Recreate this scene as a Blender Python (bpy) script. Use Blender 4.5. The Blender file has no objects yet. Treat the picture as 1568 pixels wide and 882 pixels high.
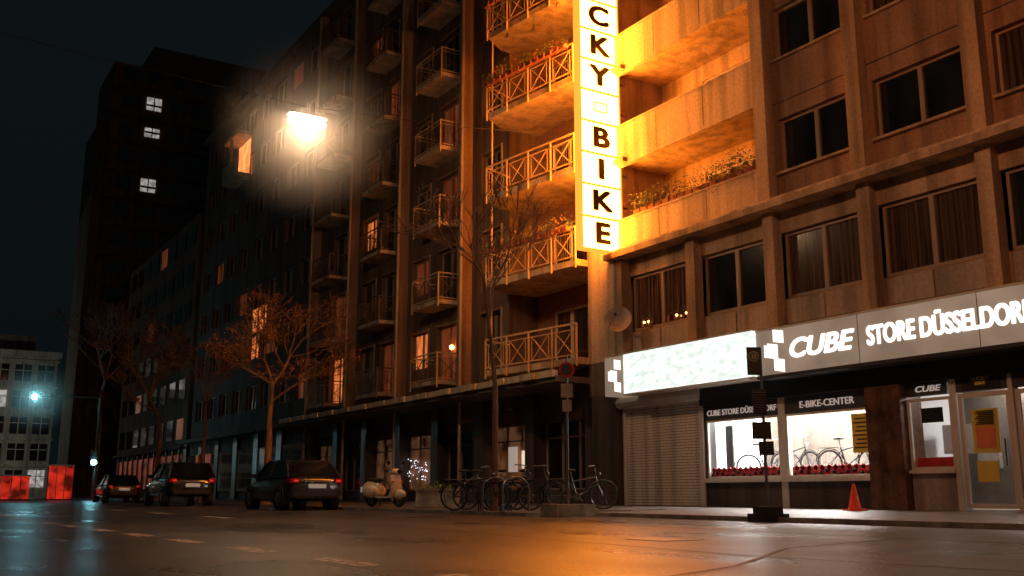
import bpy, math, random
from mathutils import Vector, Matrix
R=random.Random(7)
S=bpy.context.scene
S.view_settings.view_transform='Standard'
S.view_settings.look='None'; S.view_settings.exposure=0
# ---------------- materials
MATS={}
def nt_mat(name):
    m=bpy.data.materials.new(name); m.use_nodes=True
    return m,m.node_tree,m.node_tree.nodes['Principled BSDF']
def coords(nt,mode='xyz'):
    tc=nt.nodes.new('ShaderNodeTexCoord')
    if mode=='xyz': return tc.outputs['Object']
    sp=nt.nodes.new('ShaderNodeSeparateXYZ'); cb=nt.nodes.new('ShaderNodeCombineXYZ')
    nt.links.new(tc.outputs['Object'],sp.inputs[0])
    nt.links.new(sp.outputs['Y'],cb.inputs[0]); nt.links.new(sp.outputs['Z'],cb.inputs[1])
    return cb.outputs[0]
def noise(nt,co,scale,detail=5,stretch=None):
    n=nt.nodes.new('ShaderNodeTexNoise'); n.inputs['Scale'].default_value=scale; n.inputs['Detail'].default_value=detail
    if stretch:
        mp=nt.nodes.new('ShaderNodeMapping'); mp.inputs['Scale'].default_value=stretch
        nt.links.new(co,mp.inputs[0]); nt.links.new(mp.outputs[0],n.inputs['Vector'])
    else: nt.links.new(co,n.inputs['Vector'])
    return n.outputs['Fac']
def ramp(nt,fac,stops):
    r=nt.nodes.new('ShaderNodeValToRGB'); e=r.color_ramp.elements
    while len(e)<len(stops): e.new(.5)
    for i,(p,c) in enumerate(stops):
        e[i].position=p; e[i].color=(c[0],c[1],c[2],1) if not isinstance(c,(int,float)) else (c,c,c,1)
    nt.links.new(fac,r.inputs[0]); return r.outputs[0]
def mul(nt,a,b):
    mx=nt.nodes.new('ShaderNodeMix'); mx.data_type='RGBA'; mx.blend_type='MULTIPLY'; mx.inputs[0].default_value=1
    nt.links.new(a,mx.inputs[6]); nt.links.new(b,mx.inputs[7]); return mx.outputs[2]
def surf(name,col,rough=.7,var=.35,scale=2.,bump=.15,metal=0,fine=40.,stretch=(1,1,.25)):
    m,nt,b=nt_mat(name); co=coords(nt)
    f=noise(nt,co,scale,6,stretch)
    d=[c*(1-var) for c in col]; l=[min(1,c*(1+var*.6)) for c in col]
    c1=ramp(nt,f,[(.3,d),(.5,col),(.72,l)])
    if bump:
        c1=mul(nt,c1,ramp(nt,noise(nt,co,fine*.35,4),[(.3,.78),(.6,1.05)]))
        c1=mul(nt,c1,ramp(nt,noise(nt,co,.9,5,(3,3,.12)),[(.36,.62),(.55,1.04)]))
    nt.links.new(c1,b.inputs['Base Color'])
    b.inputs['Roughness'].default_value=rough; b.inputs['Metallic'].default_value=metal
    if bump:
        f2=noise(nt,co,fine,3); bp=nt.nodes.new('ShaderNodeBump'); bp.inputs['Strength'].default_value=bump; bp.inputs['Distance'].default_value=.02
        nt.links.new(f2,bp.inputs['Height']); nt.links.new(bp.outputs[0],b.inputs['Normal'])
    MATS[name]=m; return m
def emis(name,col,st,var=0,scale=3.,stretch=None):
    m,nt,b=nt_mat(name); b.inputs['Base Color'].default_value=(*[c*.5 for c in col],1)
    b.inputs['Emission Color'].default_value=(*col,1); b.inputs['Emission Strength'].default_value=st
    if var:
        f=noise(nt,coords(nt),scale,7,stretch)
        c=ramp(nt,f,[(.38,[x*(1-var) for x in col]),(.6,col)]); nt.links.new(c,b.inputs['Emission Color'])
    MATS[name]=m; return m
surf('concrete',(.42,.30,.20),.85,.45,1.2,.25)
surf('concrete_pale',(.55,.41,.27),.8,.3,1.,.12)
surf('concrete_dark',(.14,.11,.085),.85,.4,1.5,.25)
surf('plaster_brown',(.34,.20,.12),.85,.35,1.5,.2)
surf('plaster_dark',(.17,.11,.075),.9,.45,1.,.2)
surf('plaster_grey',(.13,.10,.08),.9,.35,.6,.2)
surf('stone_grey',(.45,.42,.36),.9,.35,.6,.2)
surf('canopy_edge',(.62,.48,.32),.7,.3,1.,.1)
surf('panel_grey',(.36,.30,.25),.6,.2,2,.05)
surf('frame_white',(.6,.55,.48),.5,.15,3,0)
surf('frame_brown',(.33,.24,.17),.5,.2,3,0)
surf('frame_dark',(.04,.04,.042),.4,.2,3,0)
surf('rail_paint',(.60,.42,.22),.45,.2,5,0)
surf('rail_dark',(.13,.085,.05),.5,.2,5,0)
surf('pipe_zinc',(.48,.35,.24),.45,.2,5,0)
surf('black',(.012,.012,.013),.5,.2,5,0)
surf('rubber',(.02,.02,.02),.8,.2,8,.1)
surf('metal_grey',(.25,.25,.25),.35,.2,6,0,metal=.8)
surf('chrome',(.6,.6,.6),.15,.1,6,0,metal=1)
surf('shop_white',(.8,.8,.8),.6,.05,2,0)
surf('marble_brown',(.14,.07,.045),.25,.5,3,.02,stretch=(1,1,1))
surf('tile_dark',(.09,.066,.052),.35,.3,3,.05)
surf('kerb_stone',(.26,.24,.22),.8,.3,3,.3,stretch=(1,1,1))
surf('bark',(.2,.12,.075),.9,.4,10,.2)
surf('leaf_green',(.12,.15,.045),.6,.5,6,0,stretch=(1,1,1))
surf('leaf_rust',(.38,.13,.05),.6,.5,6,0,stretch=(1,1,1))
surf('terracotta',(.35,.12,.06),.8,.2,4,.1)
surf('red_cloth',(.5,.02,.02),.7,.3,8,0)
surf('cone_red',(.85,.07,.02),.5,.1,5,0)
surf('cream_paint',(.75,.62,.45),.25,.05,3,0)
surf('yellow_paper',(.8,.58,.08),.6,.1,4,0)
surf('orange_paper',(.75,.2,.08),.6,.1,4,0)
surf('sign_face_dark',(.05,.05,.055),.5,.1,4,0)
surf('shutter_metal',(.72,.62,.51),.5,.12,1,.02)
surf('planter_stone',(.32,.27,.2),.85,.4,4,.4,stretch=(1,1,1))
surf('sofa_seat',(.03,.025,.02),.6,.1,5,0)
surf('tail_lens',(.35,.01,.01),.2,.1,5,0)
def worn_paint():
    m,nt,b=nt_mat('road_paint'); co=coords(nt)
    nt.links.new(ramp(nt,noise(nt,co,14,6),[(.40,(.10,.095,.09)),(.5,(.6,.58,.54)),(.7,(.75,.73,.7))]),b.inputs['Base Color']); b.inputs['Roughness'].default_value=.6; MATS['road_paint']=m
worn_paint()
def glass_dark(name,c1,c2,sc=1.5,folds=False):
    m,nt,b=nt_mat(name); co=coords(nt)
    f=noise(nt,co,sc,3,(1,6,.15) if folds else (1,1,.4))
    nt.links.new(ramp(nt,f,[(.35,c1),(.7,c2)]),b.inputs['Base Color'])
    b.inputs['Roughness'].default_value=.06 if not folds else .12
    b.inputs['Specular IOR Level'].default_value=.7
    b.inputs['Coat Weight'].default_value=.6; b.inputs['Coat Roughness'].default_value=.03
    f2=noise(nt,co,1.2,1); bp=nt.nodes.new('ShaderNodeBump'); bp.inputs['Strength'].default_value=.05; bp.inputs['Distance'].default_value=.05
    nt.links.new(f2,bp.inputs['Height']); nt.links.new(bp.outputs[0],b.inputs['Coat Normal'])
    MATS[name]=m
glass_dark('glass',(.006,.007,.008),(.02,.022,.024))
glass_dark('glass_curtain',(.02,.012,.008),(.13,.08,.05),2.2,True)
def clear_glass():
    m=bpy.data.materials.new('clear_glass'); m.use_nodes=True; nt=m.node_tree; nt.nodes.clear()
    o=nt.nodes.new('ShaderNodeOutputMaterial'); mx=nt.nodes.new('ShaderNodeMixShader'); t=nt.nodes.new('ShaderNodeBsdfTransparent'); g=nt.nodes.new('ShaderNodeBsdfGlossy')
    g.inputs['Roughness'].default_value=.03; mx.inputs[0].default_value=.07
    nt.links.new(t.outputs[0],mx.inputs[1]); nt.links.new(g.outputs[0],mx.inputs[2]); nt.links.new(mx.outputs[0],o.inputs[0]); MATS['clear_glass']=m
clear_glass()
def brick():
    m,nt,b=nt_mat('brick'); co=coords(nt,'yz')
    t=nt.nodes.new('ShaderNodeTexBrick'); t.inputs['Scale'].default_value=4.2; t.inputs['Color1'].default_value=(.26,.10,.05,1); t.inputs['Color2'].default_value=(.14,.06,.035,1); t.inputs['Mortar'].default_value=(.36,.27,.18,1)
    t.inputs['Mortar Size'].default_value=.018
    nt.links.new(co,t.inputs[0]); nt.links.new(t.outputs['Color'],b.inputs['Base Color']); b.inputs['Roughness'].default_value=.9; MATS['brick']=m
brick()
def asphalt():
    m,nt,b=nt_mat('asphalt'); co=coords(nt)
    f=noise(nt,co,.35,6); g=noise(nt,co,30,7)
    c=ramp(nt,f,[(.3,(.035,.035,.035)),(.55,(.055,.052,.05)),(.75,(.08,.074,.068))])
    c2=ramp(nt,g,[(.38,.3),(.62,2.1)])
    nt.links.new(mul(nt,c,c2),b.inputs['Base Color'])
    r=ramp(nt,noise(nt,co,.5,8,(1,.5,1)),[(.25,.20),(.75,.44)]); nt.links.new(r,b.inputs['Roughness'])
    b.inputs['Specular IOR Level'].default_value=.8
    bp=nt.nodes.new('ShaderNodeBump'); bp.inputs['Strength'].default_value=1.; bp.inputs['Distance'].default_value=.009
    nt.links.new(g,bp.inputs['Height']); nt.links.new(bp.outputs[0],b.inputs['Normal']); MATS['asphalt']=m
asphalt()
def paving():
    m,nt,b=nt_mat('paving_slabs'); co=coords(nt)
    t=nt.nodes.new('ShaderNodeTexBrick'); t.inputs['Scale'].default_value=1.4; t.inputs['Color1'].default_value=(.17,.155,.14,1); t.inputs['Color2'].default_value=(.12,.11,.1,1); t.inputs['Mortar'].default_value=(.04,.035,.03,1); t.inputs['Mortar Size'].default_value=.012
    nt.links.new(co,t.inputs[0])
    nt.links.new(mul(nt,t.outputs['Color'],ramp(nt,noise(nt,co,3,6),[(.3,.5),(.7,1.2)])),b.inputs['Base Color']); b.inputs['Roughness'].default_value=.45; MATS['paving_slabs']=m
paving()
def carpaint(name,c):
    m,nt,b=nt_mat(name); b.inputs['Base Color'].default_value=(*c,1); b.inputs['Metallic'].default_value=.4; b.inputs['Coat Weight'].default_value=1; b.inputs['Coat Roughness'].default_value=.05
    f=noise(nt,coords(nt),4,4); nt.links.new(ramp(nt,f,[(.4,.25),(.7,.45)]),b.inputs['Roughness']); MATS[name]=m
carpaint('paint_black',(.012,.014,.016)); carpaint('paint_grey',(.03,.032,.036)); carpaint('paint_maroon',(.07,.015,.015))
emis('sign_orange_white',(1,.27,.022),56)
emis('sign_edge',(1,.20,.02),2.6)
emis('lightbox_white',(.86,1,.95),1.25,.33,4.,(1,1,1.8))
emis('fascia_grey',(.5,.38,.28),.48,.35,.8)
emis('text_white',(1,.97,.9),1.6)
emis('text_soft',(1,.85,.75),.28)
emis('lamp_glass',(1,.86,.62),90)
emis('win_orange',(1,.25,.06),.9,.8,2.5,(1,3,.6))
emis('win_bright',(1,.28,.07),1.8,.6,1.5)
emis('win_dim',(1,.22,.07),.12,.85,2.5,(1,4,.4))
emis('win_white',(1,.8,.6),1.0,.5,2.)
emis('win_shop',(1,.45,.2),.07,.95,1.9)
emis('win_tower',(.85,.8,.75),.45,.6,2.)
emis('red_reflection_glow',(1,.17,.09),.14,.9,1.2)  # emission imitates a reddish reflection in the ground-floor glass
emis('candle',(1,.5,.15),8)
emis('fairy',(.75,.85,1),3)
emis('teal_lamp',(.3,.85,1),60)
emis('tail_red',(1,.05,.03),.4)
emis('barrier_red_glow',(1,.035,.015),.6,.95,1.3)  # sheets given a glow in place of tail-lights shining on them
emis('plate',(.9,.9,.8),.12)
emis('ceiling_panel',(1,.97,.94),48)
# ---------------- builder
class B:
    def __init__(s): s.v=[];s.f=[];s.m=[];s.n=[];s.sm=[]
    def mi(s,n):
        if n not in s.n: s.n.append(n)
        return s.n.index(n)
    def face(s,pts,mat,smooth=False):
        i=len(s.v); s.v+= [tuple(p) for p in pts]; s.f.append(tuple(range(i,i+len(pts)))); s.m.append(s.mi(mat)); s.sm.append(smooth)
    def mesh(s,vs,fs,mat,smooth=False):
        i=len(s.v); s.v+=[tuple(p) for p in vs]; k=s.mi(mat)
        for f in fs: s.f.append(tuple(i+a for a in f)); s.m.append(k); s.sm.append(smooth)
    def box(s,x0,x1,y0,y1,z0,z1,mat):
        v=[(x,y,z) for z in (z0,z1) for y in (y0,y1) for x in (x0,x1)]
        s.mesh(v,[(0,2,3,1),(4,5,7,6),(0,1,5,4),(2,6,7,3),(0,4,6,2),(1,3,7,5)],mat)
    def prism(s,poly,z0,z1,mat):
        n=len(poly); v=[(*p,z0) for p in poly]+[(*p,z1) for p in poly]
        s.mesh(v,[tuple(range(n-1,-1,-1)),tuple(range(n,2*n))]+[(i,(i+1)%n,n+(i+1)%n,n+i) for i in range(n)],mat)
    def cyl(s,p0,p1,r0,r1,mat,n=8,cap=True,smooth=True):
        p0=Vector(p0);p1=Vector(p1);d=(p1-p0)
        if d.length<1e-6:return
        d.normalize(); a=d.orthogonal().normalized(); b=d.cross(a); v=[]
        for p,r in((p0,r0),(p1,r1)):
            for i in range(n):
                t=2*math.pi*i/n; v.append(p+(a*math.cos(t)+b*math.sin(t))*r)
        f=[(i,(i+1)%n,n+(i+1)%n,n+i) for i in range(n)]
        s.mesh(v,f,mat,smooth)
        if cap: s.mesh(v,[tuple(range(n-1,-1,-1)),tuple(range(n,2*n))],mat)
    def bar(s,p0,p1,w,mat):
        s.cyl(p0,p1,w*.7,w*.7,mat,4,True,False)
    def tube(s,pts,r,mat,n=6):
        for a,b in zip(pts[:-1],pts[1:]): s.cyl(a,b,r,r,mat,n)
    def torus(s,c,ax,Rr,r,mat,n=28,m=6):
        c=Vector(c);ax=Vector(ax).normalized();a=ax.orthogonal().normalized();b=ax.cross(a);v=[];f=[]
        for i in range(n):
            t=2*math.pi*i/n;d=a*math.cos(t)+b*math.sin(t)
            for j in range(m):
                u=2*math.pi*j/m; v.append(c+d*(Rr+r*math.cos(u))+ax*r*math.sin(u))
        for i in range(n):
            for j in range(m): f.append((i*m+j,((i+1)%n)*m+j,((i+1)%n)*m+(j+1)%m,i*m+(j+1)%m))
        s.mesh(v,f,mat,True)
    def ball(s,c,r,mat,n=12,m=8):
        if not hasattr(r,'__len__'): r=(r,r,r)
        v=[];f=[]
        for j in range(m+1):
            ph=math.pi*j/m
            for i in range(n):
                t=2*math.pi*i/n; v.append((c[0]+r[0]*math.sin(ph)*math.cos(t),c[1]+r[1]*math.sin(ph)*math.sin(t),c[2]+r[2]*math.cos(ph)))
        for j in range(m):
            for i in range(n): f.append((j*n+i,(j+1)*n+i,(j+1)*n+(i+1)%n,j*n+(i+1)%n))
        s.mesh(v,f,mat,True)
    def leaves(s,c,rad,n,size,mat,rng=R):
        for _ in range(n):
            p=Vector((c[0]+rng.gauss(0,.5)*rad[0],c[1]+rng.gauss(0,.5)*rad[1],c[2]+rng.gauss(0,.5)*rad[2]))
            a=Vector((rng.uniform(-1,1),rng.uniform(-1,1),rng.uniform(-1,1))).normalized()*size*rng.uniform(.6,1.3)
            b=a.orthogonal().normalized()*size*.5
            s.face([p-a*.5,p+b*.5,p+a*.5,p-b*.5],mat)
    def done(s,name,parent=None,loc=(0,0,0),rot=0,scale=1):
        me=bpy.data.meshes.new(name); me.from_pydata(s.v,[],s.f)
        for n in s.n: me.materials.append(MATS[n])
        me.polygons.foreach_set('material_index',s.m); me.polygons.foreach_set('use_smooth',s.sm); me.update()
        o=bpy.data.objects.new(name,me); S.collection.objects.link(o)
        o.location=loc; o.rotation_euler=(0,0,rot); o.scale=(scale,)*3
        if parent:
            o.parent=parent; o.matrix_parent_inverse=Matrix.Translation(-parent.location)
        return o
def empty(name,loc=(0,0,0)):
    e=bpy.data.objects.new(name,None); e.location=loc; e.empty_display_size=.3; S.collection.objects.link(e); return e
FX=(math.pi/2,0,-math.pi/2); FY=(math.pi/2,0,0)
def text(name,body,loc,rot,size,mat,parent,align='CENTER',bold=0,sx=1.,ext=.004,shear=0):
    from mathutils import Euler
    rm=Euler(rot).to_matrix()
    sh=[(0,0)] if not bold else [(-bold,0),(bold,0),(0,-bold*.6),(0,bold*.6),(-bold*.7,bold*.5),(bold*.7,-bold*.5),(bold*.7,bold*.5),(-bold*.7,-bold*.5)]
    for i,(dx,dy) in enumerate(sh):
        c=bpy.data.curves.new(name,'FONT'); c.body=body; c.size=size; c.align_x=align; c.align_y='CENTER'; c.extrude=ext+.0004*i; c.shear=shear
        c.materials.append(MATS[mat]); o=bpy.data.objects.new(name,c); S.collection.objects.link(o)
        o.location=Vector(loc)+rm@Vector((dx,dy,0)); o.rotation_euler=rot; o.scale=(sx,1,1)
        if parent: o.parent=parent; o.matrix_parent_inverse=Matrix.Translation(-parent.location)
def light(name,kind,loc,col,p,parent=None,size=None,rot=(0,0,0)):
    l=bpy.data.lights.new(name,kind); l.color=col; l.energy=p
    if kind=='POINT': l.shadow_soft_size=0.0
    o=bpy.data.objects.new(name,l); o.location=loc; o.rotation_euler=rot; S.collection.objects.link(o)
    if parent: o.parent=parent; o.matrix_parent_inverse=Matrix.Translation(-parent.location)
    return o
def window(b,X,y0,y1,z0,z1,glass='glass',frame='frame_white',n=2,ft=.06,transom=None):
    b.face([(X,y1,z0),(X,y0,z0),(X,y0,z1),(X,y1,z1)],glass)
    x0,x1=X-.05,X-.003
    b.box(x0,x1,y0,y0+ft,z0,z1,frame); b.box(x0,x1,y1-ft,y1,z0,z1,frame)
    b.box(x0,x1,y0+ft,y1-ft,z0,z0+ft,frame); b.box(x0,x1,y0+ft,y1-ft,z1-ft,z1,frame)
    for i in range(1,n):
        y=y0+(y1-y0)*i/n; b.box(x0-.01,x1,y-ft*.8,y+ft*.8,z0+ft,z1-ft,frame)
    if transom: b.box(x0,x1-.004,y0+ft,y1-ft,transom-.025,transom+.025,frame)
def wallwin(b,X,y0,y1,z0,z1,wins,zs,zh,mat,t=.3):
    if zs>z0: b.box(X,X+t,y0,y1,z0,zs,mat)
    if z1>zh: b.box(X,X+t,y0,y1,zh,z1,mat)
    ys=[y0]
    for a,c in sorted(wins): ys+=[a,c]
    ys.append(y1)
    for i in range(0,len(ys),2):
        if ys[i+1]-ys[i]>.01: b.box(X,X+t,ys[i],ys[i+1],zs,zh,mat)
# ================= ground
g=B(); g.face([(-500,-300,-.03),(500,-300,-.03),(500,700,-.03),(-500,700,-.03)],'asphalt'); g.done('ground')
g=B(); g.face([(-7,-40,0),(13.1,-40,0),(13.1,18.5,0),(-7,18.5,0)],'asphalt'); g.face([(-7,18.5,0),(11.7,18.5,0),(11.7,200,0),(-7,200,0)],'asphalt')
rd=g.done('road')
g=B()
def dash(x,y0,y1,w=.12,z=.004): g.face([(x-w/2,y0,z),(x+w/2,y0,z),(x+w/2,y1,z),(x-w/2,y1,z)],'road_paint')
y=2.7
while y<70:
    dash(2.9-.045*(y-6.5) if y<20 else 2.3,y,y+1.0,.2); y+=1.9
for k in range(12): dash(5.9,20+k*5,22.2+k*5,.2)
for k in range(8): dash(-.9,7.2+k*4.,8.4+k*4.,.45)
g.done('road_markings')
g=B()
for pts in ([(6.4,2),(6.15,4),(5.9,6),(6.1,9),(6.6,13),(6.5,18)],[(9.9,1),(9.6,6),(9.8,12),(9.3,18)],[(3.2,4.4),(5.,5.2),(7,6.6),(9.7,7.4)],[(-3,14),(1,13.4),(5,14.3),(9.6,14.1)]):
    for a,c in zip(pts[:-1],pts[1:]): g.face([(a[0],a[1],.003),(a[0]+.04,a[1]-.03,.003),(c[0]+.04,c[1]-.03,.003),(c[0],c[1],.003)],'black')
g.box(6.9,7.5,8.2,8.8,-.01,.006,'metal_grey')
g.done('road_seam')
g=B()
def pav(x0,x1,y0,y1,zk=.07,zb=.17):
    g.face([(x0+.15,y0,zk),(x1,y0,zb),(x1,y1,zb),(x0+.15,y1,zk)],'paving_slabs')
pav(13.1,19,-20,18.5); pav(11.7,19,18.5,100)
yy=-20.
while yy<18.4:
    L=min(1.,18.5-yy); g.box(13.1,13.25,yy+.005,yy+L-.005,-.02,.082,'kerb_stone'); yy+=1.
g.box(11.7,13.1,18.35,18.5,-.02,.08,'kerb_stone')
yy=18.5
while yy<100: g.box(11.7,11.85,yy+.005,yy+.995,-.02,.082,'kerb_stone'); yy+=1.
g.done('pavement')
# ================= main apartment building
bld=empty('apartment_building',(20,20,0))
w=B(); wn=B(); bl=B()
PC=[19.65,16.8,13.95,11.05,8.15,5.25,2.35]
ZR=[7.4+2.95*k for k in range(7)]
ZL=[4.45+3.05*k for k in range(8)]
w.box(17.75,18.1,22.55,22.9,4.35,7.25,'concrete')
for c in PC: w.box(17.8,18.1,c-.17,c+.17,4.35,7.25,'concrete')
w.box(18.0,18.3,2.2,22.55,3.2,4.4,'concrete_dark')
w.box(18.05,18.3,2.2,22.55,6.72,7.25,'concrete')
edges=[22.55]+PC
for i in range(len(edges)-1):
    a=edges[i+1]+.17; c=edges[i]-(.17 if i else 0)
    a+=.06;c-=.06
    w.box(18.08,18.3,a-.06,c+.06,4.4,5.08,'plaster_brown')
    m=(a+c)/2
    for p,q in((a+.06,m-.03),(m+.03,c-.06)): w.box(18.03,18.079,p,q,4.46,5.04,'panel_grey')
    window(wn,18.2,a,c,5.1,6.7,'glass_curtain' if i in(0,2,3) else 'glass','frame_brown',2,.07)
w.box(17.5,18.4,2.2,23.1,7.25,7.42,'concrete'); w.box(17.62,18.4,2.2,23.1,7.42,7.52,'concrete_pale')
for c in PC[1:]: w.box(17.72,18.1,c-.2,c+.2,7.52,25.8,'concrete')
for k in range(6):
    z=ZR[k]; z1=ZR[k+1]
    for i in range(1,len(PC)-1):
        a=PC[i+1]+.2; c=PC[i]-.2
        wallwin(w,18.0,a,c,z+.12,z1+.12,[(a+.12,c-.12)],z+.82,z+2.2,'plaster_brown',.3)
        gl='glass' if (i+k)%3 else 'glass_curtain'
        window(wn,18.2,a+.12,c-.12,z+.82,z+2.2,gl,'frame_brown',2,.065)
        w.box(17.9,18.2,a+.08,c-.08,z+.76,z+.819,'concrete')
        w.box(17.985,17.999,a,c,z+2.62,z+2.64,'black')
    bl.box(17.93,19.9,17.0,22.85,z-.1 if k else z+.12,z+.15,'concrete_pale')
    bl.box(17.85,18.0,17.0,22.9,z+.15 if k==0 else z-.22,z+1.02,'concrete_pale')
    bl.box(17.82,18.03,17.0,22.9,z+1.02,z+1.07,'concrete_pale')
    for q in(18.95,20.9): bl.box(17.845,17.852,q,q+.012,z-.1 if k else z+.2,z+1.,'black')
    wallwin(bl,19.8,17.0,22.85,z+.15,z1-.1,[(17.3,18.3),(18.35,21.0)],z+.9,z+2.35,'concrete_pale',.25)
    window(wn,19.9,17.3,18.3,z+.9,z+2.35,'glass','frame_white',1,.07)
    window(wn,19.9,18.35,21.0,z+.9,z+2.35,'glass_curtain','frame_white',3,.07)
    bl.box(17.95,19.8,16.95,17.0,z+.12,z1+.1,'concrete'); bl.box(18.0,20.05,22.85,22.9,z+.12,z1+.1,'concrete')
    bl.box(17.7,17.85,22.3,22.75,z-.16,z-.02,'concrete_pale')
w.box(17.6,28,2.2,71.8,25.8,26.1,'concrete_dark')
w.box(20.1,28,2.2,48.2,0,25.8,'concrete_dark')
w.box(18.3,20.1,2.2,2.4,3.2,25.8,'concrete_dark')
w.box(17.75,19.2,22.9,24.2,4.3,25.8,'concrete_pale'); w.box(17.6,19.2,22.95,23.9,0.1,3.3,'tile_dark')
w.box(17.75,19.2,22.9,24.2,3.3,4.3,'concrete_dark')
zs0=[4.3+3.03*k for k in range(8)]
for k in range(7):
    z=zs0[k]
    y0,y1=24.2,28.6; xa,xb=17.35,16.75
    bl.prism([(xa,y0),(19.2,y0),(19.2,29.2),(xb+.9,29.2),(xb,y1)],z,z+.2,'concrete_pale')
    zt=z+.22
    n=4
    def P(t,zz,o=0): return (xa+(xb-xa)*t-.06-o,y0+(y1-y0)*t,zz)
    bl.bar(P(0,zt+1.0),P(1,zt+1.0),.05,'rail_paint'); bl.bar(P(0,zt+.82),P(1,zt+.82),.028,'rail_paint'); bl.bar(P(0,zt+.06),P(1,zt+.06),.035,'rail_paint')
    for i in range(n+1):
        t=i/n; bl.bar(P(t,zt-.3),P(t,zt+1.0),.05,'rail_paint')
        if i<n:
            t0=t+.035;t1=(i+1)/n-.035
            bl.bar(P(t0,zt+.06),P(t1,zt+.82),.022,'rail_paint'); bl.bar(P(t0,zt+.82),P(t1,zt+.06),.022,'rail_paint')
            bl.bar(P(t0,zt+.06),P(t0,zt+.82),.02,'rail_paint'); bl.bar(P(t1,zt+.06),P(t1,zt+.82),.02,'rail_paint')
            for q in range(8):
                tt=t0+(t1-t0)*q/8+.014; bl.bar(P(tt,zt+.06,-.05),P(tt,zt+.82,-.05),.012,'rail_dark')
    e0=P(1,zt+1.0); e1=(17.95,29.1,zt+1.0)
    bl.bar(e0,e1,.05,'rail_paint'); bl.bar((e0[0],e0[1],zt+.06),(e1[0],e1[1],zt+.06),.035,'rail_paint')
    wallwin(bl,19.2,24.2,29.2,z+.2,z+3.03,[(24.6,25.5),(26.2,28.2)],z+.25,z+2.35,'brick',.25)
    window(wn,19.3,24.6,25.5,z+.25,z+2.35,'glass','frame_white',1,.07)
    window(wn,19.3,26.2,28.2,z+.25,z+2.35,'glass_curtain','frame_white',2,.08)
w.box(18.0,20.1,29.2,29.5,3.3,25.8,'plaster_dark')
w.bar((17.0,28.75,4.2),(17.0,28.75,25.5),.05,'rail_paint')
for k in range(7):
    z=ZL[k]; z1=z+3.05
    wins=[(29.75,31.2),(33.0,34.7),(35.4,37.0),(38.5,40.1),(40.7,42.4),(44.2,46.0)]
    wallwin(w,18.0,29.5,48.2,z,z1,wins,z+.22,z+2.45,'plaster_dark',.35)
    for j,(a,c) in enumerate(wins):
        door=j in(1,3,5)
        gl='glass' if (j*3+k*5)%4 else 'glass_curtain'
        if (k,j) in((2,4),(0,2),(0,5)): gl='win_orange'
        if (k,j) in((1,2),(3,1),(4,3),(2,1),(3,4),(1,5),(0,3),(5,4)): gl='win_dim'
        if (k,j)==(0,1): gl='win_dim'
        zz=z+.22 if door else z+.95
        if not door: w.box(18.02,18.33,a,c,z+.22,z+.95,'plaster_dark')
        window(wn,18.25,a,c,zz,z+2.45,gl,'frame_brown',2,.06)
        w.box(17.96,18.0-.002,a-.08,a,z+.22,z+2.53,'pipe_zinc'); w.box(17.96,18.0-.002,a,c,z+2.45,z+2.53,'plaster_brown')
    for y0 in(32.7,38.1,44.0):
        y1=y0+2.2
        bl.box(17.0,18.0,y0,y1,z,z+.16,'concrete_pale')
        zt=z+.18
        corners=[(18.0,y0),(17.0,y0),(17.0,y1),(18.0,y1)]
        for (p,q) in zip(corners[:-1],corners[1:]):
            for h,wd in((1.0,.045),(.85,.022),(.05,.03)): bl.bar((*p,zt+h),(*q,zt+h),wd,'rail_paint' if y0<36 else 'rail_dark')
            nseg=1 if p[1]==q[1] else 2
            for s_ in range(nseg):
                A=[p[i]+(q[i]-p[i])*(s_+.06)/nseg for i in(0,1)]; C=[p[i]+(q[i]-p[i])*(s_+.94)/nseg for i in(0,1)]
                bl.bar((*A,zt+.05),(*C,zt+.85),.022,'rail_dark'); bl.bar((*A,zt+.85),(*C,zt+.05),.022,'rail_dark')
                for qd in range(7):
                    t=qd/6; D=[A[i]+(C[i]-A[i])*t for i in(0,1)]
                    bl.bar((*D,zt+.05),(*D,zt+.85),.014 if 0<qd<6 else .035,'rail_dark')
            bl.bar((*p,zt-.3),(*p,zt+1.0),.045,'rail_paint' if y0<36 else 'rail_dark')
for y0 in(31.9,37.4,42.8,47.8):
    w.box(17.55,18.0,y0,y0+.28,3.9,25.8,'plaster_brown')
    w.cyl((17.45,y0-.15,.2),(17.45,y0-.15,25.6),.06,.06,'pipe_zinc',8)
w.box(16.5,18.2,24.2,48.0,3.72,3.9,'concrete_dark')
yy=24.2; q=0
while yy<47.8:
    x_=16.34 if q%2 else 16.40
    w.box(x_,16.62,yy+.02,yy+.86,3.86,4.06,'canopy_edge'); yy+=.9; q+=1
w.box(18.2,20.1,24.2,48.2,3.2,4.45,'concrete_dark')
for i,y0 in enumerate([24.2,27.6,31.,34.4,37.8,41.2,44.6]):
    w.box(17.95,18.6,y0,y0+.55,.1,3.72,'tile_dark')
    w.box(18.4,18.6,y0+.55,y0+3.4,.1,.6,'tile_dark'); w.box(18.3,18.6,y0+.55,y0+3.4,2.8,3.5,'plaster_dark')
    window(wn,18.5,y0+.55,y0+3.4,.6,2.8,'win_shop' if i in(1,3,4,6) else 'glass','frame_brown',3,.05,2.25)
wn.box(18.3,18.4,29.3,29.75,1.2,2.05,'text_soft')
wn.box(18.3,18.4,28.5,28.9,1.3,1.9,'win_white')
wn.box(18.2,18.28,41.5,41.9,2.0,2.5,'win_white')
for i in range(60):
    yq=R.uniform(36.,38.8); zq=R.uniform(.9,1.9); wn.box(18.36,18.38,yq,yq+.025,zq,zq+.025,'fairy')
wn.ball((18.1,33.6,6.0),.1,'candle')
for q in(20.2,20.6,21.8,22.0): wn.ball((18.12,q,5.3),.035,'candle')
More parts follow.
